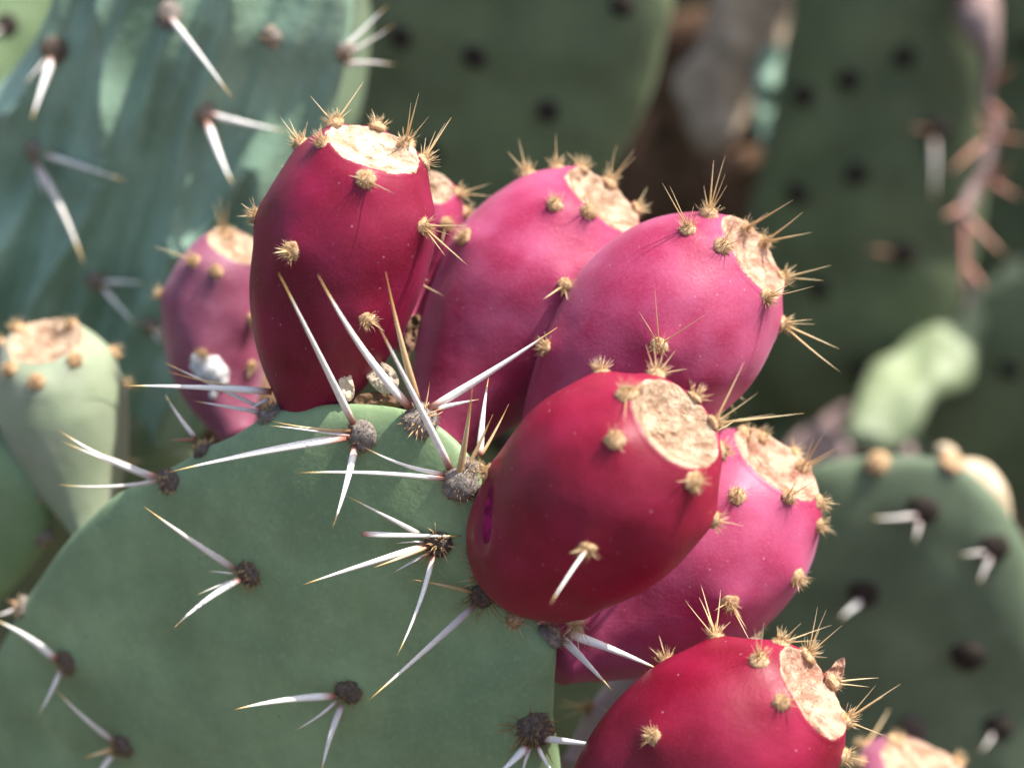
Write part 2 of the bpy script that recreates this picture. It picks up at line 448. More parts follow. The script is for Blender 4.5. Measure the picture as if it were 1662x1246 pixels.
pad_areole(front, 747,786, [(732,760,610,520,15,W,0.75),(725,776,484,767,13,W,0.45),(724,768,592,726,9,W,0.5),(744,782,767,626,13,T_,0.6),(757,764,800,672,9,T_,0.3),(765,768,782,742,5,T_,0.2)], 0.0042, CUSH_G)
pad_areole(front, 682,682, [(664,660,516,446,18,W,0.8,0.03),(680,655,626,441,14,T_,0.6),(698,664,905,531,17,W,0.1),(708,664,778,648,9,W,0.2),(690,664,697,620,4,T_,0.2)], 0.0041, CUSH_G, 't', 0.0062)
pad_areole(front, 712,882, [(688,868,562,804,12,G_,0.5),(692,884,490,949,17,W,0.5),(698,884,605,921,11,T_,0.6),(690,898,634,931,7,G_,0.3),(704,900,643,1066,13,W,0.5,0.03),(690,878,640,882,5,G_,0.4)], 0.0032, CUSH_D, 't', 0.006)
pad_areole(front, 783,966, [(770,960,668,940,10,T_,0.4),(772,980,597,1137,15,G_,0.5)], 0.0032, CUSH_D, 'b', 0.006)
pad_areole(front, 897,1028, [(918,1030,1078,1090,17,W,0.0),(908,1036,992,1118,16,G_,0.5)], 0.0036, CUSH_G, 'b', 0.005)
pad_areole(front, 866,1182, [(880,1195,990,1211,13,W,0.6),(855,1208,800,1262,17,W,0.5),(860,1210,846,1262,9,G_,0.4),(874,1208,905,1262,11,W,0.5)], 0.0046, CUSH_D, 'b', 0.0072)
pad_areole(front, 406,930, [(382,921,234,822,13,G_,0.5),(392,938,282,1019,13,W,0.6),(382,930,335,927,5,G_,0.5),(386,938,318,966,4,G_,0.5)], 0.0034)
pad_areole(front, 566,1121, [(545,1127,380,1151,14,W,0.6,0.03),(548,1135,474,1187,8,G_,0.4),(556,1142,520,1260,14,G_,0.4)], 0.0034)
pad_areole(front, 110,1074, [(92,1068,-14,1003,15,W,0.5),(100,1086,60,1163,11,G_,0.5)], 0.0033)
pad_areole(front, 201,1208, [(186,1200,88,1116,13,G_,0.5),(185,1214,134,1230,11,T_,0.6),(184,1224,150,1270,14,G_,0.5)], 0.0034)
pad_areole(front, 275,782, [(255,772,96,698,13,W,0.3),(256,776,150,732,8,G_,0.3),(258,780,92,786,10,G_,0.2),(256,778,100,716,9,G_,0.15)], 0.0033, CUSH_D, 't')
pad_areole(front, 38,985, [(28,990,-8,1000,9,G_,0.3),(30,982,10,972,5,R_,0.3)], 0.0030, CUSH_G, 't')
pad_areole(front, 437,660, [(443,634,196,626,13,W,0.1,0.01),(440,628,268,602,8,T_,-0.1,0.03),(425,665,266,588,10,G_,-0.25),(425,672,312,650,9,G_,-0.1),(438,650,398,668,7,G_,0.1)], 0.0034, CUSH_G, 't', 0.005)
pad_areole(front, 330,726, [(318,712,268,640,10,G_,-0.2),(318,716,275,714,8,R_,-0.1)], 0.0028, CUSH_D, 't')
pad_areole(front, 760,760, [(812,705,793,612,13,W,-0.2),(822,700,826,655,8,T_,-0.2)], 0.0026, CUSH_G, 't', 0.004)
pad_areole(front, 782,925, [(776+k%3,902+6*k,734+(k*37)%17,880+11*k,3.2,T_,0.5) for k in range(8)], 0.0022, CUSH_T, 't', 0.004)
pad_areole(front, 835,1004, [(832,1006,825,1030,3.5,T_,0.4),(838,1008,852,1040,3.5,T_,0.4),(845,1008,872,1025,3,T_,0.3)], 0.0020, CUSH_T, 't', 0.004)
close_pad(front)

# wrinkled blue-green pad, behind on the left
def wrinkle(x, y, s):
    a = math.radians(24); u = x*math.cos(a)-y*math.sin(a); v = x*math.sin(a)+y*math.cos(a)
    p = Vector((u*70, v*17, 3.7)); q = noise.noise(p); r = 1-abs(noise.noise(p*1.0+Vector((4, 9, 1))))*2
    b = noise.noise(Vector((u*185, v*26, 8.1)))
    return (0.0065*q+0.0105*max(0, r)**2.2+0.0045*b)*(1-s**6)
blue = make_pad('wrinkled blue-green pad with long white spines behind the fruits',
    [(572,-40),(560,100),(530,220),(490,380),(440,520),(370,650),(290,735),(200,750),(100,712),(20,620),(-60,460),(-85,300),(-45,180),(25,110),(85,10),(120,-120),(250,-220),(420,-220),(535,-150)],
    (300,300,0.575), (-0.30,-0.33,0.90), 0.0085, PAD_BLUE, NA=240, NR=52, disp=wrinkle)
pad_areole(blue, 276,26, [(276,26,378,161,14,W,1.3)], 0.0044, CUSH_G, 't')
pad_areole(blue, 330,183, [(341,184,470,214,15,W,0.2),(336,196,379,302,14,W,0.4)], 0.0034, CUSH_G, 't')
pad_areole(blue, 58,244, [(72,250,203,294,14,W,0.8,0.03),(60,264,136,430,13,G_,0.7),(62,264,72,322,9,W,0.3)], 0.0034, CUSH_G, 't')
pad_areole(blue, 155,455, [(166,456,242,460,12,W,0.7),(166,466,221,530,12,W,0.7)], 0.0032, CUSH_G, 't')
pad_areole(blue, 245,528, [(255,534,305,540,13,W,0.3),(250,536,262,560,9,W,0.3)], 0.0032, CUSH_G, 't')
pad_areole(blue, 88,80, [(86,92,50,198,15,W,0.4),(78,94,38,138,9,G_,0.3)], 0.0040, CUSH_D, 'b')
pad_areole(blue, 560,84, [(562,86,640,40,9,G_,0.0),(562,104,642,106,9,G_,-0.1),(556,80,628,10,11,W,0.1)], 0.0030, CUSH_G, 't')
pad_areole(blue, 410,400, [(405,410,380,470,10,G_,0.3)], 0.0030, CUSH_G, 't')
pad_areole(blue, 440,60, [], 0.0030, CUSH_G, 't')
close_pad(blue, 0.0006, 0.009)

def spots(X, lst, sz=0.0040, spn=2, mat=None, ln=0.028, up=(-1, -0.3)):
    for px, py in lst:
        d = depth(X.cen); sp = []
        for k in range(spn):
            a = random.uniform(2.6, 4.9); L = ln*random.uniform(0.5, 1.1)*FPX/d
            sp.append((px+8*math.cos(a), py-8*math.sin(a), px+L*math.cos(a), py-L*math.sin(a), 0.0017*FPX/d, mat or G_, 0.5))
        pad_areole(X, px, py, sp, sz*0.9, CUSH_B, None, sz)
edge2 = make_pad('slim olive sliver added as the sunlit rim of the wrinkled blue-green pad',
    [(600,20),(596,90),(585,170),(560,235),(520,262),(505,230),(520,120),(548,10),(575,-60)], (560,120,0.615), (0.3,-0.1,0.9), 0.008, PAD_MID, NA=90, NR=16)
close_pad(edge2)  # separate sliver stands in for the wrinkled pad's sunlit rim
BG = 'shaded pads out of focus behind the fruits'
olive = make_pad('pale olive pad partly hidden behind the wrinkled blue-green pad',
    [(110,-60),(95,40),(60,120),(0,190),(-90,230),(-220,200),(-300,80),(-280,-120),(-160,-240),(10,-220)], (0,60,0.64), (0.05,0.05,0.95), 0.009, PAD_OLIVE, NA=110, NR=18)
spots(olive, [(12,40)], 0.004, 1); close_pad(olive)
low = make_pad('dark green pad under the unripe pale green fruit',
    [(-220,680),(-80,690),(5,712),(62,755),(84,815),(76,880),(35,940),(-40,1000),(-200,1040),(-330,960),(-340,790)], (0,830,0.535), (-0.2,-0.42,0.9), 0.009, PAD_FRONT, NA=120, NR=20)
pad_areole(low, 75,800, [], 0.003, CUSH_G, 't'); pad_areole(low, 72,872, [], 0.003, CUSH_G, 't'); close_pad(low)
mid = make_pad('broad mid-green pad with dark areoles behind the central fruits',
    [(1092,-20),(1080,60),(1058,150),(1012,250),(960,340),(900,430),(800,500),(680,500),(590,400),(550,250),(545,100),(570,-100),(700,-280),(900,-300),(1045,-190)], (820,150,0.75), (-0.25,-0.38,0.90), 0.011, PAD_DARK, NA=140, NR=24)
spots(mid, [(770,92),(890,180),(1010,8),(700,250),(650,60)], 0.0052, 0); close_pad(mid)
rightp = make_pad('tall shaded dark green pad dotted with dark areoles, right of the dead pad',
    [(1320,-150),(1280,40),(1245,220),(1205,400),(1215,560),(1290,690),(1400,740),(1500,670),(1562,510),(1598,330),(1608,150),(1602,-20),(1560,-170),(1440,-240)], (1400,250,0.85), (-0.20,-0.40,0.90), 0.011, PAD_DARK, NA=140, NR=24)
spots(rightp, [(1378,130),(1305,155),(1468,92),(1390,283),(1295,315),(1470,410),(1330,470),(1400,600)], 0.0056, 0)
pad_areole(rightp, 1520,212, [(1515,225,1515,330,12,G_,0.2),(1510,210,1475,206,8,R_,0.3)], 0.0056, CUSH_B, None)
pad_areole(rightp, 1465,412, [(1450,412,1400,405,10,R_,0.3)], 0.0056, CUSH_B, None)
close_pad(rightp)
rimp = make_pad('dark olive pad leaning behind the narrow sunlit rim sliver',
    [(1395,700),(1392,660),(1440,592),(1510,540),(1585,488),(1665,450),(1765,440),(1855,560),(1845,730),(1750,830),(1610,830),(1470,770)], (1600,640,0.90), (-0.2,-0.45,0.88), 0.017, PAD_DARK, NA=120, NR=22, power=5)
spots(rimp, [(1545,630),(1640,600)], 0.005, 0); close_pad(rimp)
edgep = make_pad('narrow pale green sliver added as the sunlit rim of the leaning dark olive pad',
    [(1372,722),(1376,672),(1405,600),(1452,572),(1505,520),(1560,488),(1612,448),(1660,420),(1650,480),(1596,540),(1570,620),(1515,650),(1488,700),(1440,730)], (1480,600,0.86), (0.05,0.55,0.80), 0.007, PAD_SUNLIT, NA=110, NR=18, power=4, amp=0.004, rimwob=0.12)
close_pad(edgep)  # separate pale sliver tilted sunward, standing in for a sunlit rim
lowr = make_pad('grey-green pad with scattered pale spines below the narrow sunlit rim sliver',
    [(1300,770),(1400,742),(1500,742),(1572,766),(1640,840),(1692,950),(1722,1100),(1702,1300),(1600,1450),(1450,1500),(1320,1420),(1240,1250),(1210,1050),(1225,880)], (1450,1000,0.64), (-0.25,-0.42,0.90), 0.011, PAD_MID, NA=160, NR=26)
pad_areole(lowr, 1498,828, [(1488,835,1412,840,13,G_,0.3),(1492,846,1485,880,13,G_,0.4)], 0.0050, CUSH_B, None)
pad_areole(lowr, 1612,890, [(1600,895,1556,900,10,G_,0.3),(1606,902,1588,948,11,G_,0.3)], 0.0050, CUSH_B, None)
pad_areole(lowr, 1402,962, [(1396,974,1362,1004,16,W,0.5)], 0.0050, CUSH_B, None)
pad_areole(lowr, 1572,1064, [], 0.0055, CUSH_B, None); pad_areole(lowr, 1620,1180, [(1612,1188,1590,1220,10,G_,0.4)], 0.0050, CUSH_B, None)
pad_areole(lowr, 1425,752, [], 0.004, CUSH_T, 't'); pad_areole(lowr, 1545,752, [], 0.004, CUSH_T, 't')
pad_areole(lowr, 1480,1180, [], 0.005)
close_pad(lowr)

# older pads under them, standing on the soil
def world_outline(c0, n, rx, ry, m=20):
    n = n.normalized(); u = Vector((0, 0, 1)).cross(n).normalized(); v = n.cross(u); out = []
    for t in range(m):
        p = c0+u*rx*math.cos(t*2*math.pi/m)*(1+.05*math.sin(2*t))+v*ry*math.sin(t*2*math.pi/m)
        d = depth(p); out.append(((p-CAM).dot(RIGHT)/d*FPX+831, 623-(p-CAM).dot(UP)/d*FPX))
    d = depth(c0); ref = ((c0-CAM).dot(RIGHT)/d*FPX+831, 623-(c0-CAM).dot(UP)/d*FPX, d)
    return out, ref, (n.dot(RIGHT), n.dot(UP), -n.dot(FWD))
for X, what in [(front, 'large front pad'), (blue, 'wrinkled blue-green pad'), (mid, 'broad mid-green pad'), (rightp, 'tall dark green pad'), (lowr, 'grey-green spiny pad')]:
    top = X.loc.z+0.025
    o_, ref_, n_ = world_outline(Vector((X.loc.x, X.loc.y+0.012, top/2-0.012)), Vector((-.12, -.97, -.1)), 0.065, top/2+0.012)
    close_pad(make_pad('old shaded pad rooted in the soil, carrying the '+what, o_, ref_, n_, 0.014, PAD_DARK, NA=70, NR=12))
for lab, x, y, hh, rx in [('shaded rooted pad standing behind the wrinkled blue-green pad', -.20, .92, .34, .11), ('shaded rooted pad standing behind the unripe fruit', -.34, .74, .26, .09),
                          ('shaded rooted pad standing behind the broad mid-green pad', -.09, 1.06, .36, .12), ('shaded rooted pad standing behind the slim olive rim sliver', -.08, .80, .24, .09)]:
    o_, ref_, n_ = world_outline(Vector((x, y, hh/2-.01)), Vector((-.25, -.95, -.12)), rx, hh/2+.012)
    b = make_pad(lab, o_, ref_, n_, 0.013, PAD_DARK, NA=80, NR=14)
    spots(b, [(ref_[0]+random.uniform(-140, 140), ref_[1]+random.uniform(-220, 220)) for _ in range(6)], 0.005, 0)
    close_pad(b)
# darker pads further back, filling the clump
back_specs = [
    ('shaded dark pad at the back, behind the leaning dark olive pad', (1750,250,1.02), 300, 380, (-0.2,-0.45,0.87)),
    ('brown dead pad at the back, behind the dead grey pad', (1130,350,1.10), 260, 330, (-0.2,-0.45,0.87)),
    ('shaded dark pad at the back, between the lower right pad and the fruits', (1280,860,0.95), 260, 330, (-0.2,-0.45,0.87)),
    ('brown withered pad low at the back, beneath the unripe fruit', (300,880,0.66), 290, 300, (-0.2,-0.45,0.87)),  # dark brown colour stands in for shade in the gap
    ('shaded dark pad at the back, seen through the gap between fruits and front pad', (760,800,0.70), 270, 300, (-0.2,-0.45,0.87)),
    ('shaded dark pad low at the back, under the grey-green pad', (1080,1250,0.74), 300, 260, (-0.2,-0.45,0.87)),
    ('shaded dark pad at the back, above the tall dark green pad', (1500,-260,1.05), 300, 360, (0.0,-0.3,0.95)),
    ('shaded dark pad at the back, above the broad mid-green pad', (1080,-280,1.05), 280, 330, (0.0,-0.3,0.95)),
]
for lab, (cx, cy, d), rx, ry, nn in back_specs:
    ph = random.uniform(0, 6)
    out = [(cx+rx*math.cos(t*math.pi/8)*(1+0.06*math.sin(3*t+ph)), cy-ry*math.sin(t*math.pi/8)*(1+0.05*math.cos(2*t+ph))) for t in range(16)]
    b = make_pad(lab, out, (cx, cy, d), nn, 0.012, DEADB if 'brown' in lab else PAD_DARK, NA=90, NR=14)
    spots(b, [(cx+rx*random.uniform(-.6, .6), cy+ry*random.uniform(-.6, .6)) for _ in range(5)], 0.005, 0)
    close_pad(b)
# unseen pads added overhead to cast shade on the background
for lab, x, y, z, rx, ry, nn in [
    ('unseen shading pad added over the dead grey pad', .11, .92, .58, .11, .17, (.25,-.5,.8)),
    ('unseen shading pad added over the tall dark green pad', .53, .86, .60, .12, .17, (.5,-.35,.8)),
    ('unseen shading pad added over the broad mid-green pad', -.07, .86, .60, .11, .16, (-.1,-.5,.85)),
    ('unseen shading pad added over the pale olive pad', -.30, .90, .62, .12, .16, (-.2,-.45,.85)),
    ('unseen rear shading pad added above the withered branch', .40, 1.12, .66, .14, .18, (.2,-.7,.7)),
    ('unseen rear shading pad added above the dead grey pad', .10, 1.14, .66, .14, .18, (.0,-.7,.7)),
    ('unseen side shading pad added right of the leaning dark olive pad', .57, .62, .52, .11, .16, (.75,-.2,.6))]:
    c0 = Vector((x, y, z)); n = Vector(nn).normalized(); u = Vector((0,0,1)).cross(n).normalized(); v = n.cross(u)
    q = [c0+u*rx*math.cos(t*math.pi/10)*(1+.04*math.sin(2*t))+v*ry*math.sin(t*math.pi/10) for t in range(20)]
    def topx(p):
        d = depth(p); return ((p-CAM).dot(RIGHT)/d*FPX+831, 623-(p-CAM).dot(UP)/d*FPX)
    o3 = topx(c0)
    b = make_pad(lab, [topx(p) for p in q], (o3[0], o3[1], depth(c0)), (n.dot(RIGHT), n.dot(UP), -n.dot(FWD)), 0.012, PAD_DARK, NA=70, NR=12)
    close_pad(b)

# ------------------------------------------------------------------ fruits
PROF = smooth_tab([(0, .30), (.05, .36), (.13, .50), (.24, .68), (.38, .86), (.52, .965), (.63, 1.0), (.74, .975), (.84, .90), (.92, .78), (.97, .665), (1.0, .57)])
class Fruit: pass
def make_fruit(label, base, ctrl, apex, rpx, mat, scar_mat=None, scar=0.56, NA=112, NT=72, prof=None, group=None, seed=0, dish=0.036, squash=1.0, name='cactus_fruit', cat='cactus fruit'):
    A, C_, B = P(*base), P(*ctrl), P(*apex)
    R = rpx*depth(A.lerp(B, .5))/FPX
    C2 = C_*2-(A+B)*0.5                       # so the curve passes through ctrl
    tab = prof or PROF
    k = scar/0.57
    def cen(t): return A*(1-t)**2+C2*2*t*(1-t)+B*t*t
    def tan(t): return ((C2-A)*(1-t)+(B-C2)*t).normalized()
    x0 = (tan(0.5).cross(FWD)).normalized(); off = Vector((seed*3.7, seed*1.3, seed*2.1))
    root = empty(name, A)
    V, F = [], []
    prm = []
    for i in range(NT+1): prm.append((i/NT, None))
    L = (B-A).length
    def pos(t, a, rr=None):
        tn = tan(t); x = (x0-tn*x0.dot(tn)).normalized(); y = tn.cross(x)
        r = (interp(tab, t)*(1 if t < .66 else 1+(k-1)*((t-.66)/.34)**2) if rr is None else rr)*R
        d = x*math.cos(a)+y*math.sin(a)*squash
        q = d*1.3+Vector((0, 0, t*1.8))+off
        r *= 1+0.030*noise.noise(q)+0.012*noise.noise(q*2.6)
        return cen(t)+d*r, tn
    rows = []
    for i in range(NT+1):
        t = 1-(1-i/NT)**1.25
        rows.append([pos(t, 2*math.pi*j/NA)[0] for j in range(NA)])
    top = interp(tab, 1)*k
    for rr, dz in ((.965, .008), (.92, .010), (.86, .004), (.79, -.12*dish), (.70, -.32*dish), (.60, -.55*dish), (.48, -.78*dish), (.34, -.94*dish), (.2, -1.0*dish), (.06, -1.03*dish)):   # navel under the scar
        rows.append([pos(1, 2*math.pi*j/NA, top*rr)[0]+tan(1)*dz*L for j in range(NA)])
    for r in rows: V += r
    for i in range(len(rows)-1):
        for j in range(NA):
            a, b = i*NA+j, i*NA+(j+1) % NA
            F.append((a, b, b+NA, a+NA))
    F.append(tuple(reversed(range(NA)))); F.append(tuple(range((len(rows)-1)*NA, len(rows)*NA)))
    X = Fruit(); X.root = root; X.loc = A; X.V = V; X.F = F; X.R = R; X.L = L; X.mat = mat; X.bumps = []
    X.mid = cen(.55); X.pos = pos; X.tan = tan; X.cen = cen; X.NA = NA
    X.bvh = BVHTree.FromPolygons(V, F)
    tag(root, label, cat, group)
    X.seed = seed; X.top = top; X.smat = scar_mat or SCAR
    return X
def fruit_areole(X, px, py, tips=(), size=0.0021, tuft=1, tsize=0.0030, bw=2.7, mat=None, short=True):
    p, nr = hit(X.bvh, px, py, X.mid)
    X.bumps.append((p.copy(), nr.copy()))
    p = p+nr*0.0004; d = depth(p)
    nz_ = -nr.dot(FWD)
    mean = Vector()
    vecs = []
    for tpx in tips:
        tx, ty = tpx[:2]; ww = tpx[2] if len(tpx) > 2 else bw; mt = tpx[3] if len(tpx) > 3 else mat
        L2 = math.hypot(tx-px, ty-py)*d/FPX
        tip = P(tx, ty, d-L2*max(-.3, min(1.2, nz_*0.9+random.uniform(-.15, .25))))
        v = tip-p
        if v.dot(nr) < 0.12*v.length: v += nr*(0.12*v.length-v.dot(nr))
        vecs.append((v, ww, mt)); mean += v.normalized()
    td = (nr+mean*0.25/max(1, len(tips))*2).normalized()
    a = make_areole(X.root, X.loc, p, nr, size*random.uniform(.9, 1.15), CUSH_T, (TUFT if tuft == 1 else TUFT_S) if tuft else None, tsize, tdir=td)
    for v, ww, mt in vecs: bristle(a, v, ww*0.5*d/FPX, mt, loc=nr*0.0002)
    return a, p, nr
def random_areoles(X, n, seed, avoid_front=True):
    """areoles on the sides the camera does not see"""
    rnd = random.Random(seed); done = 0
    for i in range(80):
        if done >= n: break
        t = rnd.uniform(.3, .97); a = rnd.uniform(0, 6.28)
        p, tn = X.pos(t, a); nr = (p-X.cen(t)).normalized()
        if avoid_front and nr.dot(FWD) < 0.4: continue
        if any((p-b[0]).length < 0.011 for b in X.bumps): continue
        loc, nr, _, _ = X.bvh.find_nearest(p)
        X.bumps.append((loc.copy(), nr.copy()))
        ar = make_areole(X.root, X.loc, loc+nr*.0004, nr, 0.0021, CUSH_T, TUFT, 0.0030)
        for _ in range(rnd.randint(1, 3)):
            v = (nr+Vector((rnd.gauss(0, .4), rnd.gauss(0, .4), rnd.gauss(0, .4)))).normalized()*rnd.uniform(.006, .012)
            bristle(ar, v, 0.00022)
        done += 1
def close_fruit(X):
    R = 0.0048
    for v in X.V:
        for p, nr in X.bumps:
            d2 = (v-p).length_squared
            if d2 < (3.2*R)**2: v += nr*(0.0012*math.exp(-d2/(R*R))-0.00030*math.exp(-d2/(4*R*R)))
    # flower scar: wrinkled dry skin lying on the navel, with a ragged thin lip over its rim
    bv = BVHTree.FromPolygons(X.V, X.F); seed = X.seed; tn = X.tan(1)
    sv, sf = [], []; SR, SA = 42, 128
    for i in range(SR+1):
        q = i/SR
        for j in range(SA):
            a = 2*math.pi*j/SA; ca, sa = math.cos(a), math.sin(a)
            rag = 0.965+0.050*noise.noise(Vector((ca*2.2, sa*2.2, seed+5)))+0.030*noise.noise(Vector((ca*6, sa*6, seed+9)))+0.016*noise.noise(Vector((ca*15, sa*15, seed+2)))
            p, _ = X.pos(1, a, max(q, .02)*X.top*rag)
            loc = bv.ray_cast(p+tn*0.006, -tn, 0.02)[0] or p
            x, y = q*ca, q*sa; fq = 1-0.75*q**6
            wx, wy = x+.25*noise.noise(Vector((x*3, y*3, seed+1))), y+.25*noise.noise(Vector((x*3, y*3, seed+2)))
            h = 0.00025+fq*0.8*(0.0010*noise.noise(Vector((wx*3.2, wy*3.2, seed)))-0.0012*abs(noise.noise(Vector((wx*5, wy*5, seed+3))))-0.0007*abs(noise.noise(Vector((wx*11, wy*11, seed+4))))+0.0006)
            h += fq*0.0003*noise.noise(Vector((ca*6, sa*6, q*5+seed)))
            h = max(h, 0.00012)
            if q > .95: h = h*(1-(q-.95)/.05)-0.0002*((q-.95)/.05)
            sv.append(loc+tn*h-X.loc)
    for i in range(SR):
        for j in range(SA):
            a, b = i*SA+j, i*SA+(j+1) % SA; sf.append((a, b, b+SA, a+SA))
    sf.append(tuple(reversed(range(SA))))
    link('flower_scar', mesh('flower_scar', sv, sf, X.smat), X.root)
    return link('fruit_body', mesh('fruit_body', [v-X.loc for v in X.V], X.F, X.mat), X.root)
RIPE = 'ripe fruits on the rim of the front pad'

# C: tall dark one on the left
c = make_fruit('tall wine-red fruit standing upright on the front pad, ragged scar on top in sunlit white', (502,668,.458), (544,452,.450), (604,246,.437), 143, RED_WINE, SCAR_SUNLIT, seed=1, scar=.55, group=RIPE, dish=0.028,
    prof=smooth_tab([(0, .34), (.05, .44), (.14, .62), (.26, .80), (.40, .93), (.54, .99), (.66, 1.0), (.76, .965), (.85, .885), (.92, .78), (.97, .68), (1.0, .59)]))
for a in [(486,232,[(455,190),(470,194),(500,198)]),(541,196,[(504,157),(590,135,4),(572,178)]),(612,207,[(603,178)]),
          (658,238,[(680,152,4),(667,168),(696,190),(684,205)]),(687,262,[(731,192,4),(722,200),(706,213),(690,224),(712,243)]),
          (593,293,[(565,285),(640,315)]),(683,367,[(760,366,4),(733,382),(757,430,4),(722,416),(704,398)]),(475,408,[(443,411,6),(446,402,4)]),
          (593,516,[(624,537),(612,522)]),(402,345,[(384,351),(392,330)]),(525,235,[])]:
    fruit_areole(c, *a)
random_areoles(c, 8, 1); close_fruit(c)
# A: mauve one behind on the left
a_ = make_fruit('dusty mauve fruit left of the tall wine-red fruit, white fluff on its side', (392,712,.514), (352,560,.520), (382,402,.511), 92, MAUVE, SCAR, seed=2, group=RIPE)
for a in [(318,425,[(250,400)],.0019),(362,385,[(355,315),(345,330),(372,325)],.0019),(352,442,[],.0018),(405,515,[],.0018),(262,478,[(255,470)],.0016),(405,590,[(402,615,5)],.0012),(330,572,[],.0016)]:
    fruit_areole(a_, a[0], a[1], a[2], a[3])
random_areoles(a_, 5, 2); close_fruit(a_)
p, nr = hit(a_.bvh, 338, 596, a_.mid)
bmw = bmesh.new(); fu, fv, fn = frame(nr); rw = random.Random(5)
for kx, ky, ks in [(338,596,.0032),(350,604,.0030),(326,586,.0026),(345,588,.0022),(330,604,.0022),(358,616,.0018),(318,594,.0016),(352,628,.0012),(346,640,.0010)]:
    q2, n2_ = hit(a_.bvh, kx, ky, a_.mid)
    tm = baked(cushion_mesh(COTTON, 60+kx, 0.5, 220), n2_, ks); tm.transform(Matrix.Translation(q2-p)); bmw.from_mesh(tm)
wm = bpy.data.meshes.new('wax_wool'); bmw.to_mesh(wm); bmw.free(); wm.materials.append(COTTON); wm.polygons.foreach_set('use_smooth', [True]*len(wm.polygons))
cw = link('wax_wool_patch', wm, None, p+nr*0.0002)
tag(cw, 'small bright white cottony fluff clinging to the dusty mauve fruit', 'insect fluff')
p, nr = hit(a_.bvh, 322, 612, a_.mid)
# B: pink sliver behind
b_ = make_fruit('small pink fruit squeezed behind the tall wine-red fruit', (655,560,.486), (668,425,.492), (697,305,.482), 74, PINK, SCAR, seed=3, group=RIPE)
for a in [(738,315,[(795,298),(802,320),(765,330)]),(722,362,[(715,400)]),(672,520,[(665,535)]),(750,345,[(790,345)])]:
    fruit_areole(b_, *a, size=0.0018)
random_areoles(b_, 4, 3); close_fruit(b_)
# D
d_ = make_fruit('magenta fruit leaning between the tall wine-red fruit and the dusty pink fruit', (702,728,.478), (832,520,.486), (977,330,.477), 158, PINK, seed=4, scar=.50, group=RIPE)
for a in [(855,280,[(824,247),(842,227),(858,255)]),(903,272,[(902,219),(914,252)]),(943,273,[(919,248),(951,262)]),(992,292,[(1030,243),(1030,256),(1000,236),(985,262)]),
          (900,335,[(906,314),(895,312)]),(1040,333,[(1050,304),(1056,345),(1058,330)]),(955,345,[(945,310)]),(1027,385,[(1080,360),(1060,375)]),
          (757,387,[]),(915,462,[(881,486,4),(922,490)]),(965,436,[(950,425),(970,418)])]:
    fruit_areole(d_, *a)
random_areoles(d_, 8, 4); close_fruit(d_)
# E
e = make_fruit('dusty pink fruit with a lavender bloom, rising behind the crimson fruit', (872,790,.464), (1036,578,.465), (1218,420,.455), 166, PINK, SCAR_P, seed=5, scar=.51, group=RIPE)
for a in [(1117,376,[(1075,298),(1087,303),(1126,335)]),(1150,352,[(1142,303),(1158,262,4),(1177,254),(1177,284),(1180,302)]),(1172,402,[(1206,386),(1183,378),(1195,352)]),
          (1205,373,[(1286,325,4),(1246,345),(1190,348)]),(1240,392,[(1302,345,4),(1316,378,4),(1272,370),(1256,402)]),(1241,482,[(1320,464),(1292,454),(1280,470)]),
          (1282,450,[(1348,431),(1336,456),(1292,430)]),(1290,530,[(1361,566,4),(1362,603,4),(1322,526),(1318,518)]),(1070,560,[(1063,465),(1037,505),(1148,508)]),
          (890,566,[(872,560),(880,578),(896,545)])]:
    fruit_areole(e, *a)
random_areoles(e, 8, 5); close_fruit(e)
# G
g = make_fruit('pale pink fruit tucked behind and below the crimson fruit', (893,1066,.464), (1090,925,.473), (1258,757,.465), 170, PINK, SCAR_P, seed=6, scar=.52, group=RIPE)
for a in [(1203,705,[(1245,692)]),(1232,712,[(1240,690)]),(1195,806,[(1200,788)]),(1287,737,[]),(1302,762,[(1340,700),(1352,735),(1312,738),(1322,708),(1362,726)]),
          (1277,806,[(1322,780),(1292,776)]),(1325,816,[(1363,818)]),(1324,852,[(1342,852),(1336,866)]),(1183,975,[(1220,1046),(1159,990),(1204,1002),(1212,1020)]),(1290,935,[(1296,962)])]:
    fruit_areole(g, *a)
random_areoles(g, 7, 6); close_fruit(g)
# J, I: behind the lowest fruit
j_ = make_fruit('greyish mauve fruit glimpsed between the pale pink fruit and the lowest fruit', (930,1260,.500), (1070,1160,.508), (1215,1066,.500), 110, PALEM, seed=7, group=RIPE)
for a in [(962,1150,[(910,1135,4),(915,1165,4),(905,1145,4)]),(1225,1020,[(1262,965,5),(1240,985,5),(1228,990,4)]),(1180,1010,[])]:
    fruit_areole(j_, *a, size=0.0019)
close_fruit(j_)
i_ = make_fruit('out of focus pink fruit with a broad tan scar beside the lowest fruit', (1370,1450,.520), (1440,1360,.526), (1512,1268,.521), 108, MAUVE, SCAR, seed=8, group=RIPE, scar=.92)
for a in [(1395,1205,[(1468,1170,5),(1420,1192)]),(1450,1205,[]),(1560,1230,[]),(1400,1240,[(1380,1220)])]:
    fruit_areole(i_, *a, size=0.0022)
close_fruit(i_)
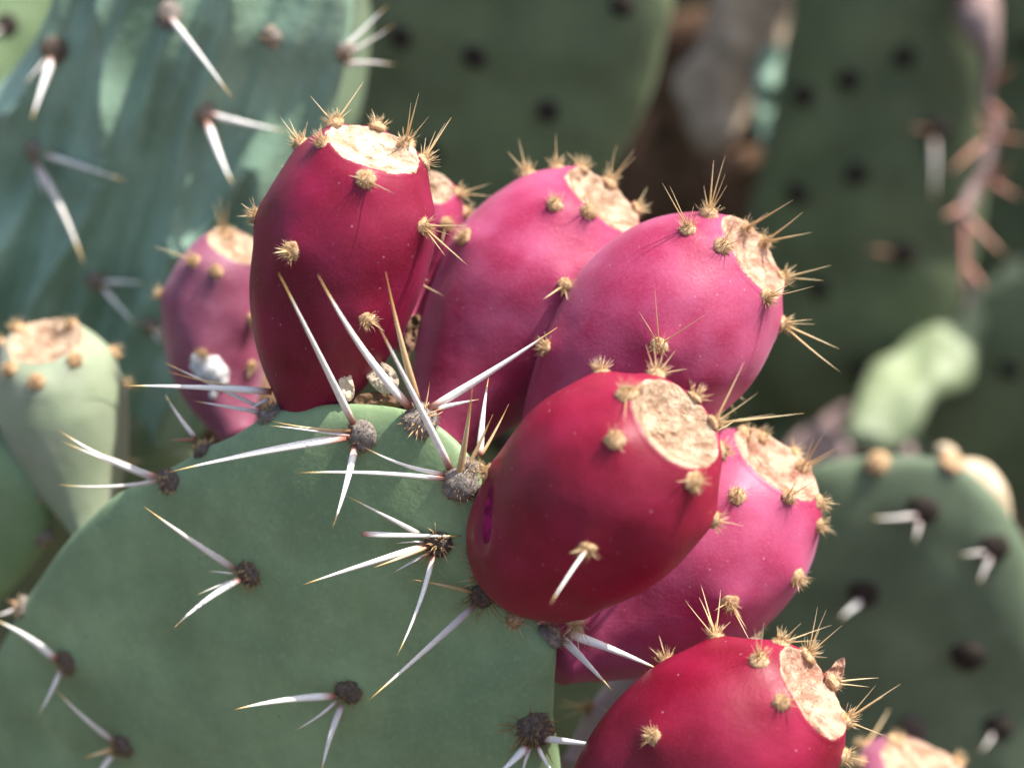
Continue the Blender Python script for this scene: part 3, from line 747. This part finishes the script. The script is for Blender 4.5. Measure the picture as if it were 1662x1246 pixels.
# H
h = make_fruit('crimson fruit lowest on the rim, tan scar ringed by straw bristles', (915,1402,.446), (1108,1258,.440), (1314,1126,.428), 172, RED_DARK, SCAR_P, seed=9, scar=.51, group=RIPE)
for a in [(1160,1031,[(1112,975),(1138,950,4),(1135,970,4),(1170,958,4),(1186,1010),(1150,1000)]),(1232,1075,[(1224,1020),(1240,1010)]),(1266,1047,[(1350,1015),(1332,1040),(1300,1012),(1310,1030)]),
          (1312,1062,[(1326,985),(1340,990),(1366,1015),(1330,1020)]),(1266,1140,[(1330,1130)]),(1385,1172,[(1460,1110,4),(1432,1130,4),(1440,1196),(1420,1112)]),(1360,1100,[(1425,1100,4),(1410,1115)]),
          (1366,1226,[(1412,1236),(1405,1244)]),(1063,1195,[(1042,1192),(1050,1178)])]:
    fruit_areole(h, *a)
random_areoles(h, 8, 9); close_fruit(h)
# F
f = make_fruit('crimson fruit in front, its round tan scar turned outwards, torn skin at its base', (818,942,.447), (952,817,.428), (1093,690,.410), 170, RED_DARK, SCAR, seed=10, scar=.53, dish=.06,
    prof=smooth_tab([(0, .30), (.035, .46), (.10, .64), (.20, .79), (.33, .90), (.47, .975), (.60, 1.0), (.72, .975), (.82, .905), (.90, .80), (.96, .68), (1.0, .57)]), group=RIPE)
for a in [(975,604,[(960,588),(982,578),(997,592)]),(1068,600,[(1060,545),(1048,560),(1080,558),(1096,570),(1116,600)]),(1017,642,[(1096,604),(1017,731),(1050,652)]),(1132,640,[]),
          (1166,682,[(1206,588,4),(1228,638),(1256,672),(1304,671,4)]),(1175,730,[]),(998,715,[(1015,737),(1012,700)]),(1122,780,[(1090,780),(1135,805),(1156,785)]),
          (1160,845,[(1206,853),(1182,840)]),(955,886,[(893,980,7,SPINE_W),(924,896,4),(972,908)]),(795,768,[(776,776,6),(790,780)]),(938,1018,[(912,1032),(940,1062),(962,1050),(925,1045),(950,1050)])]:
    fruit_areole(f, *a)
random_areoles(f, 3, 12)
# torn skin: a dent with magenta flesh
tp, tn_ = hit(f.bvh, 785, 834, f.mid)
ax = (P(776,890,.44)-P(800,790,.44)).normalized(); ax = (ax-tn_*ax.dot(tn_)).normalized(); bx_ = tn_.cross(ax)
for v in f.V:
    q = v-tp; a1, b1 = q.dot(ax)/0.0072, q.dot(bx_)/0.0036
    if abs(q.dot(tn_)) < 0.01:
        r2 = a1*a1+b1*b1
        v -= tn_*(0.0022*math.exp(-r2*1.2)-0.0005*math.exp(-(math.sqrt(r2)-1.35)**2*10))
close_fruit(f)
fb2 = BVHTree.FromPolygons(f.V, f.F)
tv, tf_ = [], []
for i in range(13):
    for jj in range(9):
        aa, bb = (i/12*2-1), (jj/8*2-1)
        wv = math.sqrt(max(0.02, 1-aa*aa))
        q = tp+ax*aa*0.0068+bx_*bb*0.0030*wv*(1+.3*noise.noise(Vector((aa*4, bb, 2))))
        loc, nr, _, _ = fb2.ray_cast(q+tn_*0.006, -tn_)
        if loc is None: loc, nr = q, tn_
        tv.append(loc+tn_*(0.00025+0.0004*noise.noise(Vector((aa*6, bb*3, 1))) if abs(bb) < .9 and abs(aa) < .9 else -0.0001)-f.loc)
for i in range(12):
    for jj in range(8):
        k = i*9+jj; tf_.append((k, k+1, k+10, k+9))
tag(link('torn_flesh', mesh('torn_flesh', tv, tf_, TORN), f.root), 'torn slit showing magenta flesh')
# K: unripe
k_ = make_fruit('unripe pale green fruit with a dried tan crown, left of the front pad', (150,868,.527), (112,700,.530), (74,556,.520), 106, UNRIPE, SCAR, seed=11, scar=.62)
for a in [(20,600,[(5,590)]),(60,620,[]),(120,585,[]),(180,575,[]),(5,560,[(-10,555)]),(118,530,[]),(30,535,[])]:
    fruit_areole(k_, *a, size=0.0021)
random_areoles(k_, 4, 11); close_fruit(k_)

# ------------------------------------------------------------------ loose bits
v = P(748,870,.440)-P(587,866,.438)
o = link('loose_spine', needle_mesh(v, 11*.5*.44/FPX, SPINE_W, 0.004, blunt=0.12), None, P(587,866,.438))
tag(o, 'loose white spine lying across the areole left of the crimson fruit', 'cactus spine')

def flake(label, px, d, th, mat, curl=0.3, name='dry_flake', cat='dry flake', n=14, group=None):
    """curled scrap with thickness, from an outline in photo pixels"""
    pts = resample(catmull([P(x, y, d) for x, y in px], 8), 40)
    cen = sum(pts, Vector())/len(pts); sz = max((p-cen).length for p in pts)
    V, F = [], []; NR = 8
    for side in (1, -1):
        for r in range(NR+1):
            for k in range(40):
                s = r/NR; b = cen.lerp(pts[k], max(s, .01))
                q = b-cen
                z = curl*q.dot(RIGHT)**2/sz*2 + sz*0.22*noise.noise(b*(3.0/sz))+sz*.08*noise.noise(b*(9/sz))
                V.append(b-FWD*(z+side*th*(1-s**4)**.5))
    m = (NR+1)*40
    for side in (0, 1):
        for r in range(NR):
            for k in range(40):
                a, b2 = side*m+r*40+k, side*m+r*40+(k+1) % 40
                f4 = (a, b2, b2+40, a+40); F.append(f4 if side else tuple(reversed(f4)))
    return tag(link(name, mesh(name, [v-cen for v in V], F, mat), None, cen), label, cat, group)
flake('bleached dry scrap between the bases of the wine-red and magenta fruits', [(545,585),(572,580),(570,605),(576,640),(560,652),(550,620)], .4445, .0004, CREAM)
flake('crumpled grey-white scrap lodged beside the base of the magenta fruit', [(592,592),(615,586),(640,600),(648,625),(625,640),(600,620)], .449, .0005, DEAD)
flake('brown shrivelled flower remnant stuck between the small pink and magenta fruits', [(664,518),(682,512),(678,540),(672,566),(658,584),(656,556)], .4660, .0006, DEADB)
flake('withered tan scrap on the rim by the tall wine-red fruit', [(585,640),(640,636),(660,655),(620,664),(580,660)], .4505, .0005, DEADB)
# dried flower remnant behind the lowest fruit's scar
flake('papery withered petal standing behind the scar of the lowest fruit', [(1338,1098),(1352,1078),(1370,1066),(1368,1095),(1358,1120),(1342,1118)], .438, .0003, SCAR_P)

def tube(label, pxs, radii, mat, name, cat, group=None):
    pts = catmull([P(*q) for q in pxs], 8, closed=False); n = len(pts); V, F = [], []; SG = 12
    cen = pts[0].copy()
    for i, p in enumerate(pts):
        t = i/(n-1)*(len(radii)-1); k = min(int(t), len(radii)-2); r = radii[k]+(radii[k+1]-radii[k])*(t-k)
        tn = (pts[min(i+1, n-1)]-pts[max(i-1, 0)]).normalized(); u, v, _ = frame(tn)
        for j in range(SG):
            a = 2*math.pi*j/SG; d = u*math.cos(a)+v*math.sin(a)
            V.append(p+d*r*(1+.35*noise.noise(p*60+d*1.2))-cen)
    for i in range(n-1):
        for j in range(SG):
            a, b = i*SG+j, i*SG+(j+1) % SG; F.append((a, b, b+SG, a+SG))
    F.append(tuple(reversed(range(SG)))); F.append(tuple(range((n-1)*SG, n*SG)))
    return tag(link(name, mesh(name, V, F, mat), None, cen), label, cat, group)
st = tube('bleached crooked dry branch hanging beside the tall dark green pad', [(1575,-60,.79),(1590,30,.785),(1604,90,.785),(1600,160,.79),(1612,215,.79),(1590,290,.79),(1562,350,.79),(1565,420,.80),(1570,500,.81)], [.008,.009,.004,.0022,.003,.0022,.004,.002,.001], MAUVED, 'withered_branch', 'dry branch')
for bx, by, tx, ty in [(1606,222,1540,280),(1610,225,1670,228),(1565,350,1632,415),(1600,300,1640,265),(1562,360,1562,470),(1604,140,1648,110),(1602,170,1640,200),(1596,290,1655,320),(1575,330,1530,352),(1566,430,1600,470),(1610,220,1585,190)]:
    bs = P(bx, by, .79); link('spine', needle_mesh(P(tx, ty, .78)-bs, .0022, SPINE_R, .02), st, bs-st.location)
dp = make_pad('shrivelled dead grey pad hanging between the green background pads', [(1185,-70),(1290,-50),(1268,70),(1222,170),(1172,245),(1128,250),(1100,190),(1085,130),(1135,70)], (1180,100,.88), (0.1,-0.1,0.95), 0.007, DEAD, NA=90, NR=16, amp=0.008, rimwob=.15, name='dead_pad', cat='dead pad', bodyname='dead_body')
close_pad(dp)
flake('pale green dry rind strip curling beside the dead grey pad', [(1232,90),(1262,70),(1272,110),(1258,160),(1256,235),(1235,240),(1222,160)], .86, .002, TEAL, 0.5, 'rind_strip', 'rind strip')
tube('reddish brown dry twig under the dead grey pad', [(1150,285,.88),(1195,268,.88),(1240,250,.88),(1262,225,.88)], [.006,.007,.006,.003], DEADB, 'dry_twig', 'twig')
tube('long rusty spine-like twig crossing behind the magenta fruit tips', [(1020,262,.86),(1048,215,.86),(1056,180,.86)], [.003,.003,.002], DEADB, 'dry_twig', 'twig')
flake('mauve-brown dead pad scrap resting below the narrow sunlit rim sliver', [(1270,760),(1310,700),(1385,650),(1450,690),(1470,750),(1370,790),(1300,800)], .86, .006, MAUVED, 0.3, 'dead_scrap', 'dead scrap')
flake('greyish pink dead scrap left of the mauve-brown dead pad scrap', [(1270,730),(1310,690),(1345,690),(1375,725),(1350,770),(1285,765)], .84, .005, MAUVED, 0.3, 'dead_scrap', 'dead scrap')
fr = make_fruit('dried cream fruit husk on the shoulder of the lower right pad', (1632,842,.64), (1594,798,.637), (1548,762,.635), 40, CREAM, DEADB, seed=12, name='fruit_husk', cat='fruit husk', scar=.45); close_fruit(fr)
fr = make_fruit('small dried tan husk on the top rim of the lower right pad', (1530,752,.65), (1535,738,.65), (1542,724,.65), 20, CREAM, DEADB, seed=13, name='fruit_husk', cat='fruit husk', scar=.5); close_fruit(fr)
